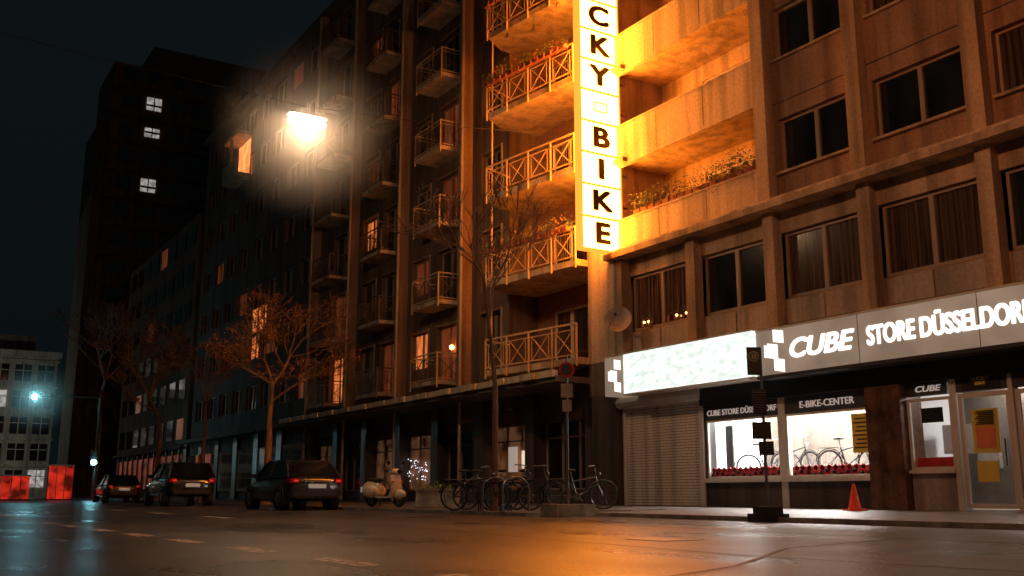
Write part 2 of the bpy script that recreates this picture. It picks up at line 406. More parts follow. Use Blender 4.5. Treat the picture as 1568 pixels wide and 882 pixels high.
for q in(20.15,20.65,20.95,21.75,22.1): wn.cyl((18.14,q,5.17),(18.14,q,5.17+.15+.1*R.random()),.05,.03,'terracotta',8); wn.leaves((18.13,q,5.42),(.06,.14,.12),30,.06,'leaf_green')
w.done('walls',bld); wn.done('windows',bld); bl.done('balconies',bld)
text('shop_lettering','PRAXIS',(18.28,32.6,3.15),FX,.35,'orange_paper',bld,'CENTER',0,1.2)
# ================= shop
shop=empty('bicycle_shop_front',(18,14,0)); s=B()
s.box(17.95,18.2,22.75,22.9,.15,3.2,'frame_white')
s.box(17.95,18.2,19.55,19.7,.15,3.2,'frame_white')
z=.17
while z<2.9: s.box(18.0,18.03,19.7,22.75,z,z+.062,'shutter_metal'); s.box(18.012,18.04,19.7,22.75,z+.062,z+.075,'black'); z+=.075
s.cyl((17.9,19.5,3.02),(17.9,22.95,3.02),.17,.17,'frame_white',8,True,False)
s.box(18.05,18.3,19.55,22.9,2.9,3.2,'black')
s.box(17.85,18.3,2.2,19.55,2.72,3.2,'black')
def shopwin(y0,y1,zb,zt,red=True):
    window(s,18.05,y0,y1,zb,zt,'clear_glass','frame_white',1,.05)
    s.box(17.85,18.25,y0-.03,y1+.03,zb-.1,zb,'frame_white')
    s.box(18.0,18.25,y0-.03,y1+.03,.15,zb-.1,'tile_dark')
    if red:
        yq=y0+.05
        s.box(18.1,18.12,y0+.05,y1-.05,zb+.02,zb+.24,'red_cloth')
        while yq<y1-.1:
            s.cyl((18.1,yq+.08,zb+.22),(18.12,yq+.08,zb+.22),.06,.06,'red_cloth',10,True,False)
            s.ball((18.08,yq+.12,zb+.1+.04*math.sin(yq*9)),(.03,.06,.05),'black',6,4); yq+=.19
shopwin(16.95,19.45,.85,2.32); shopwin(14.35,16.75,.85,2.32)
s.box(17.98,18.2,16.75,16.95,.15,2.72,'frame_white')
s.box(18.0,18.12,14.3,19.5,2.32,2.72,'sign_face_dark')
s.box(18.0,18.3,19.45,19.56,.15,2.72,'frame_dark')
s.box(17.8,18.5,13.4,14.28,.15,2.72,'marble_brown')
window(s,18.05,12.35,13.38,.95,2.4,'clear_glass','frame_white',1,.06)
s.box(18.0,18.2,12.35,13.38,.15,.9,'panel_grey'); s.box(17.9,18.2,12.35,13.38,.88,.949,'frame_white')
s.box(18.08,18.1,12.42,13.3,.97,1.2,'red_cloth')
s.box(17.97,18.1,12.4,13.36,2.45,2.72,'sign_face_dark')
s.box(17.95,18.2,12.22,12.34,.15,2.72,'frame_white')
for y0,y1 in((11.1,12.2),(9.9,11.0)):
    s.box(17.95,18.15,y0-.09,y0,.15,2.72,'frame_white'); s.box(17.97,18.1,y0,y1,2.45,2.72,'sign_face_dark')
    window(s,18.05,y0,y1,.2,2.42,'clear_glass','frame_white',1,.09)
    s.cyl((17.93,y0+.14,1.0),(17.93,y0+.14,1.5),.018,.018,'chrome',8)
s.box(17.95,17.97,11.25,12.05,2.49,2.69,'black')
s.box(17.95,18.2,2.2,9.8,.15,.8,'panel_grey'); window(s,18.05,2.2,9.8,.8,2.7,'clear_glass','frame_white',4,.08)
s.box(18.06,18.07,11.42,11.98,1.25,2.1,'yellow_paper'); s.box(18.045,18.055,11.5,11.9,1.35,1.75,'orange_paper'); s.box(18.06,18.07,11.5,11.95,.7,1.1,'yellow_paper')
s.box(18.02,18.03,14.42,14.85,1.35,2.2,'yellow_paper'); s.box(18.06,18.07,12.6,13.1,1.9,2.2,'black')
for i in range(8): s.box(18.01,18.018,14.46,14.8-.04*(i%3),1.45+i*.09,1.475+i*.09,'black'); s.box(18.035,18.043,11.5,11.9-.04*(i%3),1.8+i*.035,1.815+i*.035,'black')
s.box(21.3,21.4,8,19.5,.15,3.1,'shop_white'); s.box(18.3,21.3,19.5,19.55,.15,3.1,'shop_white'); s.box(18.3,21.3,2.2,2.3,.15,3.1,'shop_white')
s.box(18.3,21.3,2.2,19.5,3.0,3.1,'shop_white'); s.box(18.3,21.3,2.2,19.5,.05,.17,'panel_grey'); s.box(18.3,21.3,13.6,13.7,.15,3.0,'shop_white')
s.box(20.3,20.4,8,13.6,.15,2.2,'frame_dark')
s.box(18.9,20.9,14.3,19.2,2.92,2.96,'ceiling_panel')
s.box(19.6,20.0,11.5,12.3,2.92,2.96,'ceiling_panel')
for q in(12.5,12.95): s.box(19.0,19.3,q,q+.35,1.3,1.9,'shop_white')
for q in(9.2,10.2,11.6,12.7): s.box(20.0,20.3,q,q+.5,1.0,1.9,'orange_paper' if q in(9.2,11.6) else 'panel_grey')
s.box(18.5,18.55,19.05,19.3,.4,2.2,'frame_dark'); s.box(20.9,21.2,17.,18.6,.2,1.4,'panel_grey')
for q,h_ in((15.0,.5),(15.9,.35),(17.4,.45),(18.3,.3)): s.box(21.25,21.298,q,q+.6,1.6,1.6+h_,'tile_dark')
s.done('shop_front',shop)
text('window_lettering','CUBE STORE DÜSSELDORF',(17.985,18.2,2.5),FX,.2,'text_soft',shop,'CENTER',.004,1.)
text('window_lettering','E-BIKE-CENTER',(17.985,15.5,2.5),FX,.22,'text_soft',shop,'CENTER',.003,1.05)
text('header_lettering','CUBE',(17.96,12.85,2.58),FX,.17,'text_soft',shop,'CENTER',.006,1.4,shear=.2)
text('header_lettering','LUCKY\nBIKE',(17.94,11.65,2.63),FX,.09,'yellow_paper',shop,'CENTER',.003,1.3)
# ================= fascia sign
fs=empty('fascia_sign',(17.4,14,3.7)); f=B()
f.box(17.4,18.0,2.2,16.98,3.2,4.25,'fascia_grey'); f.box(17.38,18.0,2.2,16.98,3.12,3.198,'frame_dark'); f.box(17.38,18.0,2.2,16.98,4.252,4.3,'frame_white')
for q in(14.0,11.2,8.4): f.box(17.394,17.401,q,q+.012,3.2,4.25,'frame_dark')
f.box(17.3,18.0,17.0,21.98,3.2,4.3,'lightbox_white'); f.box(17.28,18.,17.0,21.98,4.302,4.34,'frame_white'); f.box(17.28,18.,17.0,21.98,3.16,3.198,'frame_white')
f.box(17.36,18.0,21.99,22.92,3.2,4.3,'fascia_grey')
def logo(yc,zc,sz,X):
    for dy,dz in((-.27,.0),(.1,.42),(.1,-.42)):
        h=sz*.2; yy_=yc-dy*sz; zz_=zc+dz*sz
        pts=[(yy_+h,zz_-h*.7),(yy_-h,zz_-h*1.1),(yy_-h,zz_+h*.7),(yy_+h,zz_+h*1.1)]
        f.face([(X-.008,p,q) for p,q in pts],'text_white')
    for dy,dz in((.14,.0),):
        h=sz*.2; yy_=yc+dy*sz; f.face([(X-.008,yy_+h,zc-h*.7+dz),(X-.008,yy_-h,zc-h*1.1),(X-.008,yy_-h,zc+h*.9),(X-.008,yy_+h,zc+h*1.3)],'text_white')
logo(16.35,3.74,.8,17.4); logo(22.4,3.74,.75,17.36)
f.done('panels',fs)
text('lettering','CUBE',(17.39,16.0,3.72),FX,.6,'text_white',fs,'LEFT',.03,1.2,shear=.25)
text('lettering','STORE DÜSSELDORF',(17.39,13.78,3.73),FX,.57,'text_white',fs,'LEFT',.024,.69)
# ================= vertical sign
vs=empty('illuminated_projecting_sign',(17.2,22.9,7.5)); v=B()
L='EKIB#YKCUL'
for k,ch in enumerate(L):
    z0=7.5+.99*k; z1=z0+.92
    v.box(16.55,17.95,22.76,23.04,z0,z1,'sign_orange_white')
    for x in(16.5,17.953): v.box(x,x+.047,22.74,23.06,z0-.03,z1+.03,'sign_edge')
    v.box(16.55,17.953,22.74,23.06,z0-.045,z0-.002,'sign_edge'); v.box(16.55,17.953,22.74,23.06,z1+.002,z1+.022,'sign_edge')
    if ch=='#':
        for sgn,Y in((-1,22.745),(1,23.055)):
            v.box(17.0,17.5,Y-.01,Y+.01,z0+.3,z0+.34,'sign_edge'); v.box(17.0,17.5,Y-.01,Y+.01,z0+.58,z0+.62,'sign_edge'); v.box(17.0,17.04,Y-.01,Y+.01,z0+.34,z0+.58,'sign_edge'); v.box(17.46,17.5,Y-.01,Y+.01,z0+.34,z0+.58,'sign_edge')
    else:
        for Y,rr_ in((22.735,FY),(23.065,(math.pi/2,0,math.pi))):
            text('letter',ch,(17.25,Y,z0+.46),rr_,.86,'black',vs,'CENTER',.040,1.3)
            text('letter_rim',ch,(17.25,Y+(.012 if Y<22.9 else -.012),z0+.46),rr_,.86,'sign_edge',vs,'CENTER',.062,1.3)
    v.box(17.98,18.3,22.85,22.95,z0+.4,z0+.46,'metal_grey')
v.done('light_boxes',vs)
# ================= second building + tower + corner building
b2=empty('office_building',(20,60,0)); w=B(); wn=B()
w.box(18.4,30,48.2,71.8,0,25.8,'plaster_grey')
for k in range(7):
    z=4.4+3.05*k; wins=[(48.9+2.85*j,50.9+2.85*j) for j in range(8)]
    wallwin(w,18.0,48.2,71.8,z,z+3.05,wins,z+.9,z+2.35,'plaster_grey',.4)
    for j,(a,c) in enumerate(wins):
        gl='glass'
        if (k,j) in((1,3),): gl='win_orange'
        if (k*5+j*3)%11==0: gl='win_dim'
        window(wn,18.2,a,c,z+.9,z+2.35,gl,'frame_brown',2,.06)
w.box(18.0,18.4,48.2,71.8,0.1,4.4,'plaster_dark')
w.box(17.0,18.0,60.8,64.,20.4,20.6,'concrete_pale'); w.box(17.0,17.1,60.8,64.,20.6,21.6,'concrete_pale'); w.box(17.0,18.,60.8,64.,23.2,23.4,'concrete_pale'); w.box(17.0,17.15,62.3,62.5,21.6,23.2,'concrete_dark')
wn.box(17.93,17.98,61.2,63.6,20.7,23.1,'win_bright')
wn.box(17.9,17.97,56.2,58.6,9.9,11.3,'win_orange')
for q in(56.2,57.3,58.5): wn.box(17.84,17.9,q,q+.1,9.9,11.3,'frame_brown')
for y0 in range(49,71,4): wn.box(17.9,17.97,y0,y0+3.2,.6,3.0,'glass'); w.box(17.85,17.99,y0+3.2,y0+4.,.1,3.8,'tile_dark')
wn.box(17.85,17.89,66,69.5,1.2,3.0,'red_reflection_glow')
w.box(17.0,18.0,48.2,71.8,3.8,4.0,'concrete_dark')
w.done('walls',b2); wn.done('windows',b2)
tw=empty('tower_block',(24,108,0)); w=B(); wn=B()
w.box(16,40,105,114,0,45,'plaster_dark'); w.box(20,40,106,113,45,48,'plaster_dark'); w.box(15,16,106,113,0,38,'plaster_grey')
for k in range(14):
    z=3.5+3*k
    w.box(15.8,40,104.7,105,z-.35,z,'plaster_grey')
    for j in range(9):
        x=17+2.5*j; g_='glass'
        if (k,j) in((12,1),(11,1),(9,1)): g_='win_tower'
        wn.box(x,x+1.5,104.92,104.97,z+.8,z+(2.2 if k!=11 else 1.8),g_)
        if g_!='glass': wn.box(x+.7,x+.8,104.85,104.919,z+.8,z+2.2,'frame_dark'); wn.box(x,x+1.5,104.85,104.91,z+1.2,z+1.4,'frame_dark')
w.done('walls',tw); wn.done('windows',tw)
b3=empty('rear_apartment_building',(22,88,0)); w=B(); wn=B()
w.box(18,32,73,98,0,21,'plaster_dark')
for k in range(6):
    for j in range(8): wn.box(17.93,17.99,74+3*j,75.8+3*j,4.3+2.9*k,5.8+2.9*k,'glass' if (k*7+j*3)%11 else 'win_dim')
wn.box(17.93,17.99,74,97,.8,3.2,'red_reflection_glow')
for q in range(74,97,2): w.box(17.8,17.92,q,q+.2,.2,3.6,'tile_dark')
w.box(17.6,18,73,98,3.6,3.8,'plaster_grey')
w.done('walls',b3); wn.done('windows',b3)
cb=empty('corner_building',(5,145,0)); w=B(); wn=B()
w.box(-25,17.6,140,155,0,17.5,'stone_grey'); w.box(-25,18,139.6,155,17.5,18.3,'stone_grey'); w.box(-25,15,142,155,18.3,20.5,'concrete_dark')
for k in range(5):
    z=1.2+3.3*k; w.box(-25,17.8,139.8,140,z+2.5,z+2.8,'stone_grey')
    for j in range(16):
        x=15.3-2.6*j; wn.box(x,x+1.9,139.9,139.97,z,z+2.1,'glass' if (j*3+k*5)%7 else 'win_tower'); wn.box(x+.9,x+1.,139.84,139.89,z,z+2.1,'frame_white'); wn.box(x,x+1.9,139.84,139.89,z+1.3,z+1.4,'frame_white')
w.done('walls',cb); wn.done('windows',cb)
# ================= street lamps on catenary
def halo_mat(name,dens,Rr):
    m=bpy.data.materials.new(name); m.use_nodes=True; nt=m.node_tree; nt.nodes.clear()
    o=nt.nodes.new('ShaderNodeOutputMaterial'); vsn=nt.nodes.new('ShaderNodeVolumeScatter'); vsn.inputs['Color'].default_value=(1,.95,.9,1)
    tc=nt.nodes.new('ShaderNodeTexCoord'); ln=nt.nodes.new('ShaderNodeVectorMath'); ln.operation='LENGTH'; nt.links.new(tc.outputs['Object'],ln.inputs[0])
    mr=nt.nodes.new('ShaderNodeMapRange'); mr.interpolation_type='SMOOTHSTEP'; mr.inputs[1].default_value=0; mr.inputs[2].default_value=Rr; mr.inputs[3].default_value=dens; mr.inputs[4].default_value=0
    nt.links.new(ln.outputs['Value'],mr.inputs[0]); nt.links.new(mr.outputs[0],vsn.inputs['Density']); nt.links.new(vsn.outputs[0],o.inputs['Volume']); MATS[name]=m
halo_mat('lamp_halo',.10,2.8); halo_mat('signal_halo',.12,3.4)  # scatter balls added around lamp and signal to imitate their bloom
def lamp(y,P,col,halo):
    lp=empty('suspended_street_lamp',(9,y,10.6)); l=B()
    # canopy shell, lens, end caps
    l.prism([(8.42,y-.14),(8.55,y-.22),(9.45,y-.22),(9.58,y-.14),(9.58,y+.14),(9.45,y+.22),(8.55,y+.22),(8.42,y+.14)],10.78,10.86,'metal_grey'); l.ball((9,y,10.63),(.56,.22,.145),'lamp_glass',24,12)
    l.cyl((9,y,10.86),(9,y,11.1),.02,.02,'metal_grey',6)
    l.tube([(-9,y,12.3),(-4,y,11.7),(3,y,11.25),(9,y,11.1),(14,y,11.5),(17.9,y,12)],.008,'black',4)
    l.done('lamp_head',lp)
    light('lamp_light','POINT',(9,y,10.4),col,P,lp)
    if halo:
        h=B(); h.ball((0,0,0),2.8,'lamp_halo',32,20); o=h.done('halo',lp,(9,y,10.55))
lamp(25.4,500,(1,.52,.22),True)
lamp(9.5,820,(1,.27,.05),False)  # extra lamp out of view, added for the sodium-orange fill
jl=empty('added_street_lamp',(4,122,0)); b=B(); b.cyl((4,122,0),(4,122,9),.1,.06,'metal_grey',8); b.cyl((4,122,9),(4,124.,9.3),.05,.04,'metal_grey',8); b.ball((4,124.4,9.25),(.2,.45,.12),'metal_grey',10,6); b.ball((4,124.4,9.15),(.15,.35,.08),'lamp_glass',10,6); b.done('mast',jl)  # mast lamp out of view, added to light the corner building
light('lamp_light','POINT',(4,124.4,8.9),(.95,1,.85),1100,jl)
# ================= traffic light
tl=empty('traffic_light',(11.9,72,0)); b=B(); b.cyl((11.9,72,0),(11.9,72,6.8),.1,.08,'frame_dark',8); b.cyl((11.9,72,6.8),(7.7,72,6.8),.06,.05,'frame_dark',8)
for x,z in((7.8,6.65),(11.75,2.5)):
    b.box(x-.18,x+.18,71.75,71.95,z-.25,z+.85,'black')
    for q in range(3): b.cyl((x,71.75,z+q*.3),(x,71.62,z+q*.3),.17,.17,'teal_lamp' if q==0 else 'black',12)
b.done('mast',tl)
for i,(x,z,p) in enumerate(((7.8,6.65,130),(11.75,2.5,35))):
    light('signal_glow','POINT',(x,71.4,z),(.3,.85,1),p,tl)
h=B(); h.ball((0,0,0),3.4,'signal_halo',24,14); h.done('halo',tl,(7.8,71.4,6.65)).scale=(.8,.8,.8)  # added scatter ball, stands for the bloom of the signal
cbn=B()
for x0,x1,zt in((4.5,8.4,1.7),(9.5,11.1,2.4)):
    n=int((x1-x0)/.5)
    for i in range(n):
        a=x0+(x1-x0)*i/n; c=x0+(x1-x0)*(i+1)/n-.06; cbn.box(a,c,74.9,75,.1,zt,'barrier_red_glow')
    cbn.box(x0,x1,74.85,74.895,zt-.1,zt,'panel_grey'); cbn.box(x0,x1,74.8,75.1,0,.1,'rubber')
cbn.done('construction_barrier')
# ================= cars
def car(name,loc,paint,H=1.45,Ln=4.25,W=1.8,suv=False,rot=0):
    e=empty(name,loc); e.rotation_euler=(0,0,rot)
    def att(o): o.parent=e; return o
    sy=Ln/4.25; sw=W/1.8; sz=H/1.45
    st=[(0,.38,.72,.72),(.05,.3,.9,.82),(.3,.24,.97,.88),(1.2,.22,.96,.9),(2.6,.22,.94,.9),(3.3,.22,.86,.88),(3.9,.25,.76,.84),(4.17,.3,.66,.76),(4.25,.38,.55,.66)]
    b=B(); rings=[]
    for (y,zb,zt,hw) in st:
        y*=sy;hw*=sw;zt*=sz;zb=zb*sz+(0.06 if suv else 0); zm=zb+(zt-zb)*.55
        rings.append([(-hw*.92,y,zb),(-hw,y,zb+.12),(-hw*1.0,y,zm),(-hw*.93,y,zt),(-hw*.5,y,zt+.025),(hw*.5,y,zt+.025),(hw*.93,y,zt),(hw,y,zm),(hw,y,zb+.12),(hw*.92,y,zb)])
    vs_=[p for r in rings for p in r]; n=10; fs_=[]
    for i in range(len(rings)-1):
        for j in range(n): fs_.append((i*n+j,i*n+(j+1)%n,(i+1)*n+(j+1)%n,(i+1)*n+j))
    fs_.append(tuple(range(n-1,-1,-1))); fs_.append(tuple(range((len(rings)-1)*n,len(rings)*n)))
    b.mesh(vs_,fs_,paint,True); o=b.done('body'); att(o)
    md=o.modifiers.new('s','SUBSURF'); md.levels=1; md.render_levels=2
    b=B()
    rb=.12 if suv else .22; rr=.45 if suv else .75
    G=[(rb,.95,.80),(rr,1.38,.66),(rr+.25,1.44,.63),(2.15,1.45,.63),(2.35,1.41,.66),(3.1,.90,.78)]
    G=[(y*sy,z*sz,hw*sw) for y,z,hw in G]
    for i in range(5):
        (y0,z0,w0),(y1,z1,w1)=G[i],G[i+1]
        mt='glass' if i in(0,4) else paint
        b.face([(-w0,y0,z0),(w0,y0,z0),(w1,y1,z1),(-w1,y1,z1)],mt,False)
    for sg in(-1,1):
        base=[(rb*sy,.93*sz,.84*sw),(3.1*sy,.88*sz,.84*sw)]
        poly=[(sg*base[0][2]*.97,base[0][0],base[0][1])]+[(sg*w_,y,z) for y,z,w_ in G[1:5]]+[(sg*base[1][2]*.95,base[1][0],base[1][1])]
        b.face(poly,'glass')
        for yb,yt in((rb+.0,rr),(1.75,1.7),(3.1,2.35)):
            b.bar((sg*.82*sw,yb*sy,.93*sz),(sg*.665*sw,yt*sy,1.40*sz),.05,paint)
        b.bar((sg*.65*sw,rr*sy,1.4*sz),(sg*.65*sw,2.35*sy,1.42*sz),.05,paint)
        b.box(sg*.93*sw-.08,sg*.93*sw+.08,2.75*sy,2.9*sy,.93*sz,1.05*sz,paint)
        for yw in(.78*sy,3.38*sy):
            x0=sg*(.9*sw-.2); x1=sg*(.9*sw+.012)
            b.cyl((sg*(.9*sw-.25),yw,.36),(sg*(.9*sw+.004),yw,.36),.38,.38,'black',24)
            b.cyl((x0,yw,.32),(x1,yw,.32),.32,.31,'rubber',24); b.cyl((x1,yw,.32),(x1+sg*.008,yw,.32),.2,.19,'metal_grey',16)
            for q in range(5):
                t=q*2*math.pi/5; b.bar((x1+sg*.01,yw,.32),(x1+sg*.012,yw+.19*math.cos(t),.32+.19*math.sin(t)),.025,'chrome')
        b.prism([(sg*.58*sw,-.012),(sg*.82*sw,.03),(sg*.87*sw,.2),(sg*.8*sw,.22),(sg*.58*sw,.1)][::sg],.76*sz,.9*sz,'tail_lens'); b.box(sg*.66*sw-.07,sg*.66*sw+.07,-.02,.0,.80*sz,.86*sz,'tail_red')
        b.box(sg*.62*sw-.17,sg*.62*sw+.14,4.02*sy,4.2*sy,.6*sz,.7*sz,'chrome')
    b.box(-.27,.27,-.035,-.01,.62*sz,.74*sz,'plate'); b.box(-.7*sw,.7*sw,-.03,.1,.4*sz,.52*sz,'black'); b.box(-.45,.45,-.02,.05,.79*sz,.81*sz,'chrome')
    b.bar((-.1,(rb+.05)*sy,1.0*sz),(.25,(rb+.12)*sy,1.08*sz),.012,'black')
    att(b.done('fittings')); return e
car('parked_car',(10.75,28.1,0),'paint_grey',1.47,4.1,1.78,rot=.03)
car('parked_car',(10.1,39.5,0),'paint_black',1.68,4.6,1.88,True)
car('parked_car',(10.8,56,0),'paint_maroon',1.45,4.4,1.8)
# ================= scooter
sc=B()
for x in(-.55,.58): sc.torus((x,0,.23),(0,1,0),.18,.05,'rubber',22,8); sc.cyl((x,-.03,.23),(x,.03,.23),.12,.12,'metal_grey',14)
sc.ball((-.5,0,.52),(.42,.2,.26),'cream_paint',16,10); sc.ball((-.45,.16,.45),(.32,.12,.19),'cream_paint',14,8); sc.ball((-.45,-.16,.45),(.32,.12,.19),'cream_paint',14,8)
sc.box(-.25,.34,-.17,.17,.26,.31,'cream_paint')
sc.mesh([(.3,-.19,.28),(.3,.19,.28),(.48,.23,.5),(.48,-.23,.5),(.42,.19,.92),(.42,-.19,.92),(.5,0,.92),(.58,0,.5),(.36,0,.28)],[(0,8,7,3),(8,1,2,7),(3,7,6,5),(7,2,4,6)],'cream_paint',True)
sc.mesh([(.28,-.19,.28),(.28,.19,.28),(.45,.23,.5),(.45,-.23,.5),(.39,.19,.92),(.39,-.19,.92)],[(0,3,2,1),(3,5,4,2)],'cream_paint')
sc.ball((.58,0,.36),(.26,.1,.15),'cream_paint',14,8); sc.cyl((.56,0,.35),(.4,0,.98),.045,.04,'cream_paint',8)
sc.ball((.42,0,1.0),(.14,.14,.11),'cream_paint',12,8); sc.cyl((.54,0,1.0),(.575,0,1.0),.075,.075,'chrome',14)
sc.tube([(.34,-.34,1.03),(.4,-.12,1.0),(.4,.12,1.0),(.34,.34,1.03)],.022,'chrome'); sc.tube([(.34,-.34,1.03),(.36,-.24,1.02)],.032,'rubber'); sc.tube([(.34,.34,1.03),(.36,.24,1.02)],.032,'rubber')
for sg in(-1,1): sc.tube([(.38,sg*.2,1.02),(.42,sg*.3,1.22)],.008,'chrome'); sc.cyl((.41,sg*.3,1.26),(.43,sg*.3,1.26),.06,.06,'black',10); sc.ball((.5,sg*.17,.72),(.03,.04,.03),'orange_paper',8,6)
sc.ball((-.4,0,.78),(.38,.15,.06),'sofa_seat',14,8); sc.box(-.95,-.92,-.09,.09,.42,.58,'plate'); sc.ball((-.9,0,.63),(.05,.07,.04),'tail_lens',8,6)
sc.box(-.1,-.05,-.15,-.1,.02,.28,'metal_grey')
sc.done('motor_scooter',None,(12.5,27.2,.09),math.radians(-70))
# ================= bicycles
def bike(name,loc,rot,fc='black',lean=.06,parent=None):
    b=B(); r=.34
    for x in(-.52,.52):
        b.torus((x,0,r),(0,1,0),r-.02,.02,'rubber',30,5); b.torus((x,0,r),(0,1,0),r-.045,.008,'metal_grey',30,4)
        for q in range(12):
            t=q*math.pi/6; b.cyl((x,0,r),(x+(r-.04)*math.cos(t),0,r+(r-.04)*math.sin(t)),.0025,.0025,'metal_grey',3,False)
        pts=[(x+(r+.03)*math.cos(t),0,r+(r+.03)*math.sin(t)) for t in [math.radians(a) for a in range(20,171,15)]]
        b.tube(pts,.014,fc,4)
    bb=(-.1,0,.3); hd=(.36,0,.78); hb=(.4,0,.62); st=(-.22,0,.72)
    for p,q in((bb,hb),(hd,(-.2,0,.66)),(bb,st),(hd,hb)): b.cyl(p,q,.019,.019,fc,6)
    for sg in(-1,1): b.cyl((-.52,sg*.05,r),bb,.01,.01,fc,5); b.cyl((-.52,sg*.05,r),(-.2,0,.66),.01,.01,fc,5); b.cyl((.52,sg*.05,r),hb,.013,.013,fc,5)
    b.cyl(st,(-.25,0,.9),.013,.013,'metal_grey',6); b.ball((-.27,0,.93),(.15,.08,.035),'sofa_seat',10,6)
    b.cyl(hd,(.33,0,1.0),.014,.014,'metal_grey',6); b.tube([(.2,-.3,1.03),(.33,-.1,1.04),(.33,.1,1.04),(.2,.3,1.03)],.013,'metal_grey')
    b.cyl((-.1,-.03,.3),(-.1,-.04,.3),.09,.09,'metal_grey',14); b.tube([(-.1,-.07,.3),(.05,-.07,.2)],.01,'metal_grey'); b.box(.02,.1,-.14,-.06,.18,.2,'black')
    b.box(-.75,-.3,-.07,.07,.72,.735,'metal_grey'); b.ball((.45,0,.85),.04,'chrome',8,6)
    o=b.done(name,parent,loc,rot); o.rotation_euler=(lean,0,rot); return o
bike('bicycle',(11.95,20.9,.08),math.radians(-42),'black',.1)
bike('bicycle',(12.5,21.3,.09),math.radians(-15),'paint_maroon',-.08)
bike('bicycle',(13.2,20.3,.09),math.radians(-70),'paint_grey',.05)
bike('bicycle',(14.3,19.9,.1),math.radians(-40),'metal_grey',.05)
bike('bicycle',(12.6,20.4,.09),math.radians(-55),'black',-.1)
bike('display_bicycle',(18.8,15.6,.8),math.radians(-80),'black',0); bike('display_bicycle',(18.85,17.3,.8),math.radians(-95),'black',0); bike('display_bicycle',(19.3,18.6,.8),math.radians(-60),'paint_grey',0)
ds=B(); ds.prism([(18.5,14.5),(19.8,14.5),(19.8,19.3),(18.5,19.3)],.17,.72,'shop_white'); ds.prism([(18.46,14.46),(19.84,14.46),(19.84,19.34),(18.46,19.34)],.722,.8,'shop_white'); ds.done('display_podium')
rk=B()
for q in range(3):
    y0=19.6+q*.9; pts=[(11.9,y0,.05)]+[(12.25-.35*math.cos(t),y0,.6+.25*math.sin(t)) for t in [math.pi*i/8 for i in range(9)]]+[(12.6,y0,.08)]; rk.tube(pts,.024,'metal_grey',6)
rk.done('bike_rack')
# ================= bus stop pole
bs=B(); px,py=13.12,12.72
bs.prism([(px-.25,py-.25),(px+.25,py-.25),(px+.28,py),(px+.25,py+.25),(px-.25,py+.25),(px-.28,py)],.0,.14,'rubber'); bs.prism([(px-.18,py-.18),(px+.18,py-.18),(px+.18,py+.18),(px-.18,py+.18)],.14,.26,'rubber')
bs.cyl((px,py,.2),(px,py,3.05),.028,.028,'metal_grey',10)
def board(b,x,y,z0,z1,w_,mat,t=.03,ang=math.radians(-32),off=0):
    ux,uy=math.cos(ang),math.sin(ang); nx,ny=-uy,ux
    cx,cy=x+off*ux,y+off*uy
    P=[(cx-ux*w_/2-nx*t,cy-uy*w_/2-ny*t),(cx+ux*w_/2-nx*t,cy+uy*w_/2-ny*t),(cx+ux*w_/2-nx*(t+.02),cy+uy*w_/2-ny*(t+.02)),(cx-ux*w_/2-nx*(t+.02),cy-uy*w_/2-ny*(t+.02))]
    b.prism(P,z0,z1,mat)
board(bs,px,py,2.55,3.05,.24,'sign_face_dark',.03,off=-.13)
an=math.radians(-32); nx,ny=math.sin(an),-math.cos(an); ux,uy=math.cos(an),math.sin(an)
c0=(px-.13*ux,py-.13*uy); bs.cyl((c0[0]+nx*.05,c0[1]+ny*.05,2.88),(c0[0]+nx*.058,c0[1]+ny*.058,2.88),.095,.095,'panel_grey',20); bs.cyl((c0[0]+nx*.058,c0[1]+ny*.058,2.88),(c0[0]+nx*.062,c0[1]+ny*.062,2.88),.08,.08,'leaf_green',20)
for q in(-.025,.025): bs.cyl((c0[0]+nx*.064+ux*q,c0[1]+ny*.064+uy*q,2.84),(c0[0]+nx*.064+ux*q,c0[1]+ny*.064+uy*q,2.92),.008,.008,'frame_white',4)
board(bs,px,py,1.85,2.3,.24,'frame_dark',.03,off=-.06); board(bs,px,py,1.42,1.72,.33,'frame_dark',.03,off=-.05); board(bs,px,py,1.14,1.38,.26,'frame_dark',.03,off=.02)
for q in range(7): board(bs,px,py,1.45+q*.035,1.455+q*.035,.26,'panel_grey',.052,off=-.05)
for q in range(9): board(bs,px,py,1.89+q*.043,1.895+q*.043,.18,'panel_grey',.052,off=-.06)
for q in range(5): board(bs,px,py,1.17+q*.04,1.175+q*.04,.2,'panel_grey',.052,off=.02)
bs.done('bus_stop_sign')
ns=B(); px,py=12.3,17.6
ns.box(px-.5,px+.5,py-.3,py+.3,0.0,.26,'planter_stone'); ns.cyl((px,py,.2),(px,py,3.4),.03,.03,'metal_grey',10)
ns.cyl((px+nx*.035,py+ny*.035,3.1),(px+nx*.05,py+ny*.05,3.1),.17,.17,'red_cloth',24); ns.cyl((px+nx*.05,py+ny*.05,3.1),(px+nx*.056,py+ny*.056,3.1),.13,.13,'frame_dark',24)
board(ns,px,py,2.5,2.8,.26,'panel_grey'); board(ns,px,py,2.2,2.45,.2,'panel_grey')
ns.done('no_parking_sign')
cn=B(); cx,cy=16.8,13.9
cn.box(cx-.17,cx+.17,cy-.17,cy+.17,.14,.18,'cone_red'); cn.cyl((cx,cy,.18),(cx,cy,.68),.13,.025,'cone_red',20); cn.done('traffic_cone')
pl=B(); pl.prism([(12.9,26.0),(13.9,25.4),(14.3,26.0),(13.3,26.6)],.1,.55,'planter_stone'); pl.prism([(12.86,26.0),(13.9,25.34),(14.34,26.0),(13.3,26.66)],.55,.62,'planter_stone')
pl.leaves((13.6,26,.68),(.5,.4,.08),160,.09,'leaf_green'); pl.done('stone_planter')
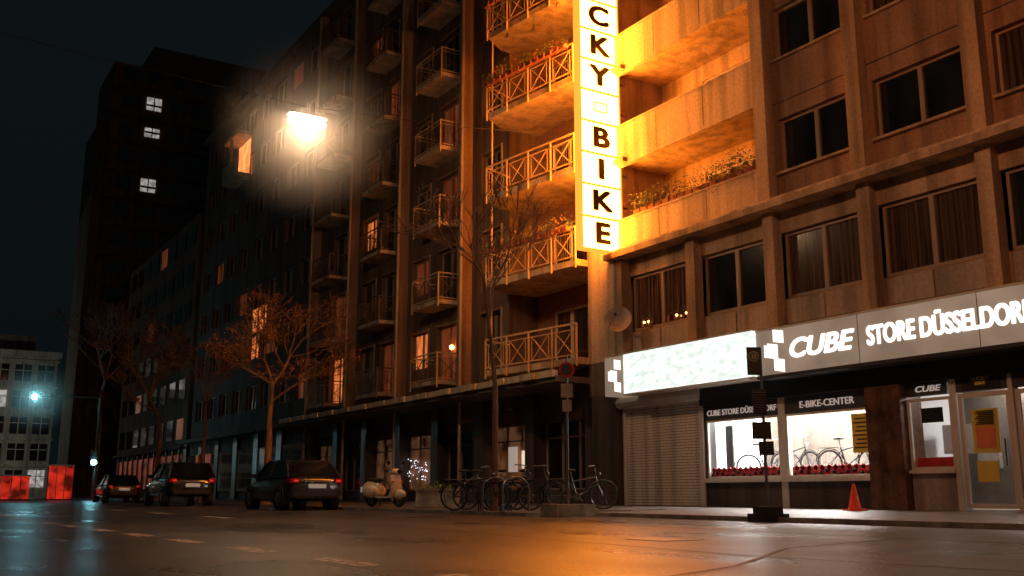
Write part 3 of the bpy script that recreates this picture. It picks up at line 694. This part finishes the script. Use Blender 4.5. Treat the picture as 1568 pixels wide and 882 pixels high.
sd=B(); c=Vector((17.35,22.2,5.3)); ax=Vector((-.75,-.6,.3)).normalized(); a_=ax.orthogonal().normalized(); b_=ax.cross(a_)
vv=[];ff=[];n=24
for j in range(5):
    r=.4*j/4
    for i in range(n):
        t=2*math.pi*i/n; vv.append(c+(a_*math.cos(t)+b_*math.sin(t))*r+ax*(.12*(j/4)**2))
for j in range(4):
    for i in range(n): ff.append((j*n+i,j*n+(i+1)%n,(j+1)*n+(i+1)%n,(j+1)*n+i))
sd.mesh(vv,ff,'panel_grey',True); sd.cyl(c-ax*.02,(17.8,22.6,5.1),.03,.03,'metal_grey',6); sd.cyl(c-b_*.38+ax*.1,c+ax*.42,.012,.012,'metal_grey',5); sd.ball(c+ax*.44,.05,'frame_dark',8,6); sd.done('satellite_dish')
bp=B()
for q in range(15):
    y0=17.3+q*.32; bp.box(17.86,18.05,y0,y0+.26,8.48,8.62,'terracotta'); bp.leaves((17.90,y0+.13,8.78),(.2,.22,.24+.26*R.random()),120,.09,'leaf_green')
bp.leaves((17.85,21.6,8.75),(.2,.5,.3),160,.08,'leaf_green'); bp.leaves((17.8,17.9,8.8),(.25,.6,.4),220,.09,'leaf_green')
bp.done('balcony_plants')
bp=B()
for zz in(8.55,14.61,17.64):
    for q in range(13):
        t=q/13; x=17.35-.6*t-.22; y=24.35+4.2*t
        bp.box(x-.08,x+.08,y,y+.28,zz-.12,zz+.02,'terracotta')
        bp.leaves((x,y+.14,zz+.12),(.18,.28,.2+.16*R.random()),80,.09,'leaf_rust' if q%3==1 else 'leaf_green')
bp.done('balcony_plants')
so_=B()
for (x,y,z) in((16.9,27.6,16.2),(17.1,26.2,15.9),(17.25,25.,16.3),(16.95,28.4,14.9)):
    so_.cyl((x,y,z),(x,y,z+.5),.006,.006,'frame_dark',4)
    pts=[(x-.01,y+(.13 if i%2==0 else .055)*math.sin(i*math.pi/5),z+(.13 if i%2==0 else .055)*math.cos(i*math.pi/5)) for i in range(10)]
    so_.face(pts,'rail_paint'); so_.face([(p[0]+.02,p[1],p[2]) for p in pts][::-1],'rail_paint')
so_.done('hanging_star_ornament')
# ================= trees
def tree(name,base,H,r0,rng,spread=.5,leaf=None,nleaf=0,lean=(0,0),depth=5,fork=.35,leafsize=.08,rmin=.008):
    b=B(); tips=[]
    def br(p,d,L,r,k):
        n=3 if k>1 else 2; q=p
        for i in range(n):
            d=(d+Vector((rng.gauss(0,.12),rng.gauss(0,.12),rng.gauss(.04,.08)))).normalized()
            q2=q+d*L/n; ra=max(rmin,r*(1-.35*i/n)); rb_=max(rmin,r*(1-.35*(i+1)/n))
            b.cyl(q,q2,ra,rb_,'bark',7 if k>=4 else (4 if k>=2 else 3),False); q=q2
            if k>0 and i>0 and rng.random()<.8:
                s_=Vector((rng.gauss(0,1),rng.gauss(0,1),rng.gauss(.2,.4))).normalized()
                br(q,(d*.6+s_*spread*1.3).normalized(),L*rng.uniform(.5,.75),rb_*.6,k-1)
        if k>0:
            for _ in range(2 if rng.random()<.6 else 3):
                s_=Vector((rng.gauss(0,1),rng.gauss(0,1),rng.gauss(.15,.4))).normalized()
                br(q,(d+s_*spread).normalized(),L*rng.uniform(.62,.85),r*.62,k-1)
        else: tips.append(q)
    d0=Vector((lean[0],lean[1],1)).normalized()
    p0=Vector((0,0,0)); p1=p0+d0*H*fork
    b.cyl((0,0,-.05),(0,0,.15),r0*1.5,r0,'bark',10); b.cyl((0,0,.1),p1,r0,r0*.75,'bark',10)
    br(p1,d0,H*.2,r0*.72,depth)
    if leaf:
        for t in tips:
            if rng.random()<.8: b.leaves(t,(.22,.22,.2),nleaf,leafsize,leaf,rng)
    return b.done(name,None,base)
tree('street_tree',(12.5,38.0,.08),10,.17,random.Random(3),.68,'leaf_rust',3,depth=5,fork=.26,leafsize=.085,rmin=.014)
tree('bare_tree',(12.3,20.6,.08),8.0,.085,random.Random(33),.45,None,0,depth=5,fork=.36,rmin=.010)
tree('bare_tree',(12.4,56,.08),10,.16,random.Random(5),.6,None,0,depth=5,rmin=.018)
tree('bare_tree',(12.3,74,.08),15,.22,random.Random(9),.6,None,0,depth=5,rmin=.02)
tree('bare_tree',(12.4,47,.08),8,.12,random.Random(15),.6,None,0,depth=4,rmin=.016)
tg=B()
for i in range(8):
    t=i*math.pi/4; tg.cyl((12.3+.4*math.cos(t),20.6+.4*math.sin(t),.05),(12.3+.4*math.cos(t),20.6+.4*math.sin(t),.75),.015,.015,'frame_dark',5)
tg.torus((12.3,20.6,.75),(0,0,1),.4,.018,'frame_dark',20,5); tg.done('tree_guard')
# ================= world / moon / camera
wd=bpy.data.worlds.new('World'); S.world=wd; wd.use_nodes=True; nt=wd.node_tree; bg=nt.nodes['Background']
sky=nt.nodes.new('ShaderNodeTexSky'); sky.sky_type='NISHITA'; sky.sun_disc=False; sky.sun_elevation=math.radians(-4); sky.sun_rotation=math.radians(200)
mx=nt.nodes.new('ShaderNodeMix'); mx.data_type='RGBA'; mx.blend_type='ADD'; mx.inputs[0].default_value=1
nt.links.new(sky.outputs[0],mx.inputs[6]); mx.inputs[7].default_value=(.05,.085,.095,1)
nt.links.new(mx.outputs[2],bg.inputs[0]); bg.inputs[1].default_value=.06
sl=bpy.data.lights.new('moon','SUN'); sl.energy=.012; sl.color=(.8,.9,1); sl.angle=math.radians(.5); so=bpy.data.objects.new('moon',sl); so.rotation_euler=(math.radians(50),0,math.radians(-60)); S.collection.objects.link(so)
cd=bpy.data.cameras.new('camera'); cam=bpy.data.objects.new('camera',cd); S.collection.objects.link(cam); cam.location=(0,0,.49); cam.rotation_euler=(math.radians(90+11.64),0,math.radians(-31.8)); cd.lens=35; cd.sensor_width=36; cd.clip_end=1500; S.camera=cam
